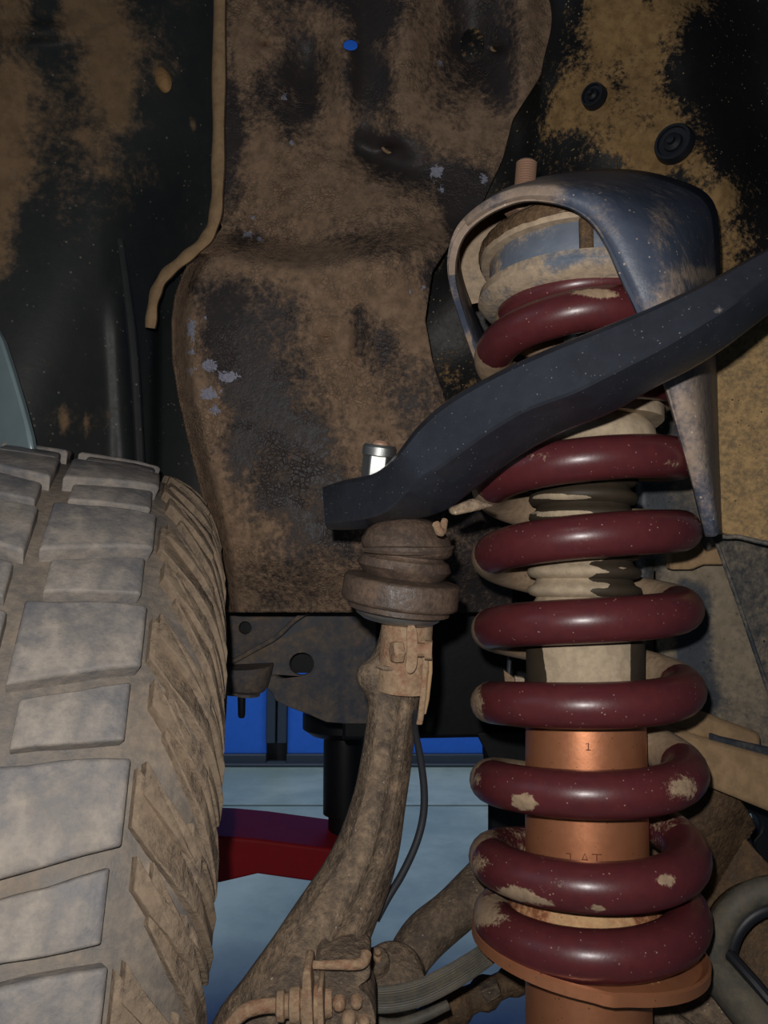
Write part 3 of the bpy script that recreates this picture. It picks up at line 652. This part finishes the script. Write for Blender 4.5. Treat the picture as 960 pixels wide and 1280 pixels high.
t = thing('ball_joint_nut', 'shiny zinc castle nut on top of the black arm end', 'nut', P(470, 590, .435))
NA = P(471, 592, .440); nax = D(.12, 1, -.10)
obj('hex', lathe([(.0088, -.004), (.0092, 0), (.0092, .010), (.0084, .012)], NA, nax, 6), M_chrome, t, bevel=.0007, smooth=25)
obj('washer_collar', lathe([(.0092, .010), (.0098, .0105), (.0098, .015), (.0088, .0165), (.0050, .0165), (.0046, .0150)], NA, nax, 40), M_chrome, t, smooth=30)
obj('stud_end', lathe([(.0048, .008), (.0048, .0175), (.0035, .019)], NA, nax, 20), M_thread, t)

# ball joint
t = thing('upper_ball_joint', 'brown worn rubber ball joint boot with wide ring below the arm end', 'ball joint', P(505, 770, .44))
BA = P(497, 770, .445); bax = D(.13, 1, -.02)
sB = .445/F
def bl(prof, seg=64, **k): return lathe([(r*sB, t_*sB) for r, t_ in prof], BA, bax, seg, **k)
obj('boot', bl([(40, 44), (50, 52), (54, 58), (58, 62), (56, 72), (50, 75), (49, 78), (55, 80), (58, 85), (57, 92), (50, 104), (40, 116), (30, 122), (22, 124)], ru=lambda q, t_: 1+.025*math.sin(q*2+t_*300)), M_ball, t, smooth=50)
# spiral fold on the boot
sp_ = []
for k in range(60):
    q = math.pi*(.02+k/60*.96); h = lerp(76, 96, k/60)
    ax_, u_, v_ = frame(bax); rr1 = 57.5*sB
    sp_.append(BA+ax_*h*sB+(u_*-math.cos(q)*rr1+v_*math.sin(q)*rr1)*.99)
obj('boot_fold', tube(list(reversed(sp_)), [.0022*math.sin(math.pi*min(1, (k+2)/61))+.0005 for k in range(60)], 8), M_ball, t)
obj('clamp_ring', bl([(58, 14), (70, 15), (73, 18), (73, 44), (71, 47), (54, 50), (45, 50)]), M_ball, t, smooth=40, bevel=.0006, label='wide brown housing ring')
obj('lower_ring', bl([(40, 4), (60, 6), (64, 8), (64, 15), (58, 17)]), M_ball, t, smooth=40)
obj('snap_ring', bl([(30, -8), (44, -5), (52, 0), (54, 4), (50, 8), (40, 8)]), plain('worn_silver', (.45, .45, .44, 1), .4, .9, .3), t, smooth=40, label='worn silver ring')
obj('grease_nub', ptube([(545, 655, .40, 5), (551, 665, .405, 6), (556, 650, .41, 4)], 4, 10), M_rustk, t)

# ============================================================ steering knuckle
L = [(762, 478, 541, .452), (785, 476, 540, .452), (805, 471, 537, .450), (822, 462, 534, .448), (832, 450, 531, .447), (845, 445, 529, .447), (858, 449, 527, .446), (870, 457, 525, .446), (885, 460, 522, .445), (920, 456, 518, .443), (960, 450, 513, .440), (1000, 442, 507, .437),
     (1050, 425, 500, .432), (1090, 405, 490, .428), (1120, 385, 479, .425), (1150, 365, 467, .422), (1190, 339, 452, .418), (1240, 305, 440, .414), (1300, 266, 430, .41), (1400, 240, 425, .40), (1480, 260, 410, .40)]
rows = catmull(L, 4); rings = []
for y, a, b, d in rows:
    w_ = b-a
    sl = ss(860, 1000, y)*.28        # the arm leans, so its ribs run along it
    def q(f, dd): return P(lerp(a, b, f), y + (f-.5)*w_*sl, d+dd)
    rg = .0028*ss(870, 930, y)
    rings.append([q(0, .012), q(.03, .004), q(.12, -.001), q(.20, -.003-rg), q(.30, -.004), q(.52, -.0048), q(.60, -.0075-rg*.6), q(.66, -.0052), q(.78, -.004), q(.84, -.006-rg*.4), q(.95, -.001), q(1, .006), q(.98, .022), q(.6, .032), q(.3, .030), q(.05, .022)])
t = thing('steering_knuckle', 'mud-coated brown steering knuckle arm curving down from the ball joint', 'steering knuckle', P(380, 1290, .42))
obj('casting', loft(rings), M_knuckle, t, smooth=60)
obj('neck', lathe([(.0155, -.03), (.0150, 0.0), (.0150, .020)], P(508, 798, .447), D(.06, 1, 0), 40), M_rustk, t, smooth=50, label='rust-tinted neck')
o = obj('cast_seam', ptube([(470, 832, .438, 2), (480, 835, .436, 3), (500, 838, .434, 3), (515, 846, .434, 2)], 6, 8), M_knuckle, t)
# sensor clip and bolt on the neck
t = thing('sensor_bracket', 'rusty bolted clip on the knuckle neck holding the cable', 'clip', P(530, 905, .43))
obj('clip_plate', plate([(509, 785), (516, 781), (521, 790), (522, 815), (520, 835), (513, 842), (507, 836), (509, 812)], .424, .006, smooth=4), M_rustk, t, bevel=.0008)
obj('bolt', lathe([(.0065, 0), (.0065, .005), (.0055, .006)], P(502, 815, .430), D(-1, .05, -.35), 6), M_rustk, t, bevel=.0006)
obj('bolt_end', lathe([(.004, -.004), (.004, .005), (.0055, .005), (.0055, .009)], P(520, 812, .428), D(1, -.03, -.1), 12), M_rustk, t)
obj('clip_tail', loft([[P(x-4, y, .43), P(x+4, y, .43), P(x+4, y, .436), P(x-4, y, .436)] for x, y in ((530, 800), (532, 830), (529, 870), (526, 895), (524, 906))]), M_rustk, t, bevel=.0008)
obj('clip_tail', loft([[P(x-2.5, y, .432), P(x+2.5, y, .432), P(x+2.5, y, .44), P(x-2.5, y, .44)] for x, y in ((538, 812), (538, 840), (534, 875), (530, 893))]), M_tan, t, bevel=.0006)
o = obj('sensor_cable', ptube([(520, 890, .438, 4), (519, 912, .445, 4.2), (525, 945, .45, 4.5), (530, 985, .452, 4.7), (529, 1020, .452, 4.8), (520, 1055, .450, 4.8), (503, 1092, .448, 5), (485, 1122, .446, 5), (470, 1150, .442, 5)], 8, 12), M_wire)
tag(o, 'thin black cable looping down beside the brown knuckle', 'cable')

# bottom fittings on the knuckle
t = thing('brake_pipe', 'muddy brown pipe with a ringed fitting at the foot of the knuckle', 'pipe', P(330, 1290, .39))
obj('pipe', ptube([(262, 1310, .385, 9), (285, 1285, .385, 9), (305, 1265, .385, 9), (330, 1257, .387, 9), (352, 1257, .39, 9)], 6, 14), M_rustk, t)
fa = P(345, 1258, .39); fx = D(1, .04, .05); sF = .39/F
obj('fitting', lathe([(r*sF, a*sF) for r, a in ((12, 0), (17, 2), (18, 10), (14, 12), (14, 16), (20, 18), (22, 30), (18, 32), (17, 40), (23, 42), (24, 56), (18, 60), (16, 70))], fa, fx, 20), M_rustk, t, smooth=40)
t = thing('caliper_block', 'lumpy rust-brown bolted block at the bottom of the knuckle', 'bracket', P(430, 1290, .40))
bp = [[(398, 1205), (455, 1203), (462, 1222), (448, 1235), (462, 1250), (466, 1290), (400, 1290), (392, 1240)]]
obj('block', plate(bp[0], .392, .03, smooth=3), M_knuckle, t, bevel=.002)
obj('block_lip', ptube([(392, 1206, .385, 5), (425, 1206, .383, 6), (452, 1204, .385, 7), (458, 1192, .39, 7)], 5, 12), M_rustk, t)
for px, py, r in ((424, 1252, 9), (446, 1250, 8), (436, 1272, 10), (455, 1275, 8)):
    obj('lump', lathe([(r*sF, 0), (r*sF*.9, .004), (r*sF*.5, .006), (r*sF*.1, .0065)], P(px, py, .391), D(0, .1, -1), 16), M_rustk, t, smooth=60)
obj('clamp_plate', plate([(378, 1215), (388, 1213), (392, 1290), (376, 1290)], .378, .02), M_rustk, t, bevel=.0015)
obj('clamp_plate', plate([(396, 1236), (403, 1234), (405, 1290), (397, 1290)], .376, .02), M_rustk, t, bevel=.0015)

# lower arm, ball-joint cap and tie rod
t = thing('lower_control_arm', 'dusty tan lower arm tube slanting up behind the round cap', 'suspension arm', P(520, 1250, .52))
obj('arm_tube', ptube([(640, 1070, .60, 30), (600, 1110, .575, 30), (565, 1142, .56, 28), (530, 1172, .55, 29), (508, 1205, .54, 27), (498, 1245, .535, 26), (480, 1300, .53, 26)], 8, 20), M_knuckle, t, smooth=70)
t = thing('link_cap', 'round dusty cap with a small nipple beside the knuckle foot', 'ball joint', P(490, 1240, .47))
CA = P(490, 1226, .48); cax = D(.10, 1, -.62); sC = .48/F
obj('cap', lathe([(r*sC, a*sC) for r, a in ((28, -16), (33, -12), (34, 0), (31, 2), (31, 6), (37, 8), (39, 14), (38, 22), (33, 27), (20, 29), (14, 30))], CA, cax, 48), M_knuckle, t, smooth=40)
obj('hub', lathe([(r*sC, a*sC) for r, a in ((17, 26), (16, 38), (13, 42), (8, 43))], CA-D(.011, -.003, 0), cax, 28), M_knuckle, t, smooth=40)
obj('nipple', lathe([(r*sC, a*sC) for r, a in ((7, 40), (6, 48), (4, 50), (4, 56), (2, 58))], CA-D(.011, -.003, 0), cax, 16), M_rustk, t, smooth=40)
t = thing('tie_rod', 'grey ribbed tie rod boot curving between knuckle foot and spring seat', 'tie rod', P(530, 1270, .45))
r_ = catmull([(452, 1248, .45, 15), (485, 1249, .45, 15), (520, 1242, .452, 15), (552, 1228, .455, 14.5), (580, 1212, .46, 14), (610, 1192, .47, 13)], 14)
obj('ribbed_boot', tube([P(a[0], a[1], a[2]) for a in r_], [a[3]*a[2]/F for k, a in enumerate(r_)], 64, flute=-.07), M_greyrub, t, smooth=20)
obj('rod_end', ptube([(455, 1275, .462, 8), (490, 1282, .462, 8), (525, 1272, .465, 7), (560, 1256, .47, 6)], 6, 12), M_greyrub, t)
t = thing('stabiliser_bar', 'dark muddy ribbed bar in shadow under the tie rod', 'bar', P(560, 1290, .55))
r_ = catmull([(480, 1310, .56, 20), (530, 1280, .56, 20), (570, 1258, .57, 19), (620, 1235, .58, 17), (680, 1205, .6, 17)], 6)
obj('bar', tube([P(a[0], a[1], a[2]) for a in r_], [(a[3]+(3 if k % 4 < 2 else -2))*a[2]/F for k, a in enumerate(r_)], 16), M_mudbrown, t, smooth=30)
obj('bar_bracket', plate([(600, 1240), (622, 1232), (628, 1244), (610, 1256)], .56, .01), M_knuckle, t, bevel=.001)

o = obj('underbody_blocker', join(box((.3, 1.68, 1.28), (2.6, 1.16, .12)), box((.9, 1.6, 1.17), (.5, 1.0, .12))), M_black, bevel=.01)  # unseen slab added to block the garage lamp and darken the near floor
tag(o, 'unseen black slab added to shade the near floor, standing in for the car underbody', 'shade slab')
o = obj('rear_backing', plate([(880, 955), (1020, 985), (1020, 1180), (900, 1180), (860, 1060)], .74, .02, [(940, 1034, 11, 16)]), M_black, bevel=.003)  # dark backing plate added to cover the pale floor behind
tag(o, 'black backing plate at the right edge with a small hole showing pale floor', 'bracket')
# small hose bracket left of the spring
t = thing('hose_bracket', 'small pale hose bracket left of the shock tube', 'bracket', P(645, 870, .56))
obj('tab', plate([(644, 846), (656, 848), (656, 862), (645, 862)], .56, .006), M_seat, t, dirt=lambda x, y, z: .6, bevel=.0008)
obj('hose', ptube([(638, 800, .60, 3), (636, 840, .59, 3), (634, 870, .59, 3), (640, 905, .58, 3)], 6, 10), M_wire, t)
obj('strap', plate([(630, 838), (644, 848), (642, 860), (632, 858)], .57, .004), M_rustk, t, bevel=.0005)

# ============================================================ lower right
def wob(x, y): return .60+.0001*(x-800)+.01*math.sin(x*.05+y*.03)
o = obj('lower_mount', sheet(950, 1320, [(950, 800), (1000, 770), (1320, 700)], [(950, 880), (985, 900), (1040, 935), (1100, 965), (1140, 1020), (1320, 1040)], 5, wob), M_mudbrown, smooth=80, solid=.02)
tag(o, 'brown mud-coated lower mount casting in shadow right of the spring', 'casting')
t = thing('drive_boot', 'grey rubber boot with a black band at the lower right edge', 'rubber boot', P(940, 1290, .50))
def arc(cx, cy, rx, ry, a0, a1, d, r, n=24):
    return [P(cx+rx*math.cos(a), cy+ry*math.sin(a), d) for a in np.linspace(math.radians(a0), math.radians(a1), n)]
obj('boot_cone', lathe([(.012, .035), (.030, .028), (.046, .015), (.052, 0), (.05, -.02), (.045, -.04)], P(975, 1195, .54), D(-.35, .55, -.55), 48), M_mudbrown, t, smooth=60)
obj('outer_lip', tube(arc(972, 1195, 78, 84, 170, 300, .50, 0), .0085, 14), M_greyrub, t)
obj('black_band', tube(arc(975, 1200, 62, 66, 160, 300, .497, 0), .0042, 12), M_rubber, t)
t = thing('lower_wishbone', 'dusty lower wishbone running off the bottom right corner', 'suspension arm', P(900, 1300, .5))
def strip(rows_): return loft([[P(x0, y0, d), P(x1, y1, d-.01), P(x1, y1, d+.04), P(x0, y0, d+.04)] for x0, y0, x1, y1, d in rows_])
obj('front_rib', tube([P(870, 1178, .52), P(900, 1215, .50), P(935, 1255, .48), P(985, 1310, .46)], [.012, .014, .015, .016], 16), M_greyrub, t)
obj('black_seal', tube([P(884, 1172, .51), P(915, 1196, .492), P(945, 1230, .475), P(995, 1290, .455)], .0038, 10), M_rubber, t)
obj('arm_body', ptube([(770, 1290, .55, 30), (840, 1262, .54, 34), (890, 1262, .53, 36), (960, 1310, .52, 44)], 8, 20), M_knuckle, t, smooth=60)
obj('arm_rib', ptube([(806, 1258, .51, 12), (850, 1285, .50, 14), (900, 1330, .49, 15)], 6, 16), M_knuckle, t)

# ============================================================ tyre
TC = np.array([-.2096, -.3358, .7222]); yaw, cmb = -.2967, -.1106
a_ = np.array([math.cos(yaw)*math.cos(cmb), math.sin(cmb), -math.sin(yaw)*math.cos(cmb)])
u_ = np.cross(a_, [0, 1, 0]); u_ /= np.linalg.norm(u_); v_ = np.cross(u_, a_)
axw, uw, vw = D(*a_), D(*u_), D(*v_)
tyre = thing('tyre', 'large dusty grey mud-terrain tyre filling the left foreground', 'tyre', W(*TC))
TCw = W(*TC)
RM = Matrix((axw, uw, vw)).transposed().to_4x4()
tyre.matrix_world = Matrix.Translation(TCw) @ RM
ORG[tyre.name] = Vector((0, 0, 0))
# profile: (offset along the axle, radius); 0 = inner side near the camera's right
PR = catmull([(-.045, .20), (-.012, .235), (.008, .285), (.006, .325), (-.012, .350), (-.050, .364), (-.10, .368), (-.14, .369), (-.18, .368), (-.23, .364), (-.268, .350), (-.286, .325), (-.288, .285), (-.268, .235), (-.235, .20)], 4)
def tl(prof, seg=120):
    rings = [[Vector((o_, r*math.cos(q), r*math.sin(q))) for q in [2*math.pi*k/seg for k in range(seg)]] for o_, r in prof]
    return loft(rings, False)
obj('carcass', tl(PR), M_tyrebody, tyre, smooth=60)
obj('bead_ring', tl([(-.006, .262), (.006, .266), (.012, .272), (.012, .279), (.006, .285), (.0, .287)]), M_tyrebody, tyre, smooth=60)
S = np.array([list(p) for p in catmull([(.009, .300), (.008, .322), (-.010, .349), (-.048, .365), (-.10, .369), (-.14, .370), (-.18, .369), (-.232, .365), (-.270, .349), (-.288, .322), (-.289, .300)], 10)])
ds = np.r_[0, np.cumsum(np.hypot(*(S[1:]-S[:-1]).T))]; STOT = ds[-1]
def sprof(s_): return float(np.interp(s_, ds, S[:, 0])), float(np.interp(s_, ds, S[:, 1]))
def patch(outline, h, ins=.0022):
    """tread block: outline in (s metres along the profile, phi degrees); rises h above the carcass"""
    n = len(outline); c = np.mean(outline, axis=0)
    def pos(s_, ph, hh):
        o1, r1 = sprof(s_-.002); o2, r2 = sprof(s_+.002); tx, tr = o2-o1, r2-r1; l = math.hypot(tx, tr); nx, nr = -tr/l, tx/l
        if nr < 0 and abs(nr) > abs(nx): nx, nr = -nx, -nr
        o_, r = sprof(s_)
        if (o_ > -.14 and nx < 0) : nx, nr = -nx, -nr
        if (o_ < -.14 and nx > 0) : nx, nr = -nx, -nr
        if nr < -.3: nx, nr = -nx, -nr
        o_ += nx*hh; r += nr*hh
        q = math.radians(ph); return Vector((o_, r*math.cos(q), r*math.sin(q)))
    base = [pos(s_, p_, -.002) for s_, p_ in outline]
    sh = [pos(s_, p_, h*.85) for s_, p_ in outline]
    top = [pos(c[0]+(s_-c[0])*.93, c[1]+(p_-c[1])*.93, h) for s_, p_ in outline]
    V = base+sh+top; fs = []
    for lv in (0, n):
        for i in range(n): j = (i+1) % n; fs.append((lv+i, lv+j, lv+n+j, lv+n+i))
    V.append(pos(c[0], c[1], h)); k = len(V)-1
    for i in range(n): fs.append((2*n+i, 2*n+(i+1) % n, k))
    return V, fs
def lug(s0, s1, p0, w0, p1, w1, m=5, notch=0):
    a, b = [], []
    for k in range(m):
        q = k/(m-1); s_ = lerp(s0, s1, q); p_ = lerp(p0, p1, q); w_ = lerp(w0, w1, q)
        if notch and k == m//2: w_ *= .8
        j1, j2 = RNG.uniform(-.18, .18, 2)*min(1, w_)
        a.append((s_, p_-w_+j1)); b.append((s_, p_+w_+j2))
    return a+b[::-1]
NP = 24; ST_ = 360/NP
HB = .013
rows_ = []
for k in range(2):
    b_ = k*ST_/2
    rows_.append((lug(.004+.010*k, .088-.014*k, b_+15, 1.9, b_+.5, 2.5, 8), .0060-.0008*k))
    rows_.append((lug(.016, .052, b_+16.6, .5, b_+10.5, .7, 5), .0042))
    rows_.append((lug(.046, .084, b_+6.0, .8, b_-1.0, 1.3, 5), .0075))
rows_ += [(lug(.093, .160, 1, 3.4, 3.0, 4.1, 5), .011), (lug(.097, .152, 8.6, 2.6, 10.4, 2.0, 5), .009),
          (lug(.168, .222, 4, 3.9, 2.0, 3.2, 5), .011), (lug(.172, .218, 11.3, 2.2, 9.3, 2.6, 5), .009),
          (lug(.230, .290, 1, 3.2, 3.0, 3.9, 5), .011), (lug(.234, .286, 8.4, 2.6, 10.4, 2.2, 5), .009),
          (lug(.296, STOT-.004, 1, 2.4, 4, 1.9, 5), .008), (lug(.298, STOT-.01, 8.5, 2.4, 11.5, 1.9, 5), .007)]
rows_ = [('tread_block', a, b) for a, b in rows_]
for nm, ol, h in rows_:
    proto = obj(nm, patch(ol, h), M_tyre if h > .0086 else M_tyreside, tyre, bevel=.004 if h > .0086 else .0022, bseg=3, smooth=75)
    for k in range(1, NP):
        c = proto.copy(); c.rotation_euler = (2*math.pi*k/NP, 0, 0); COL.objects.link(c); c.parent = tyre
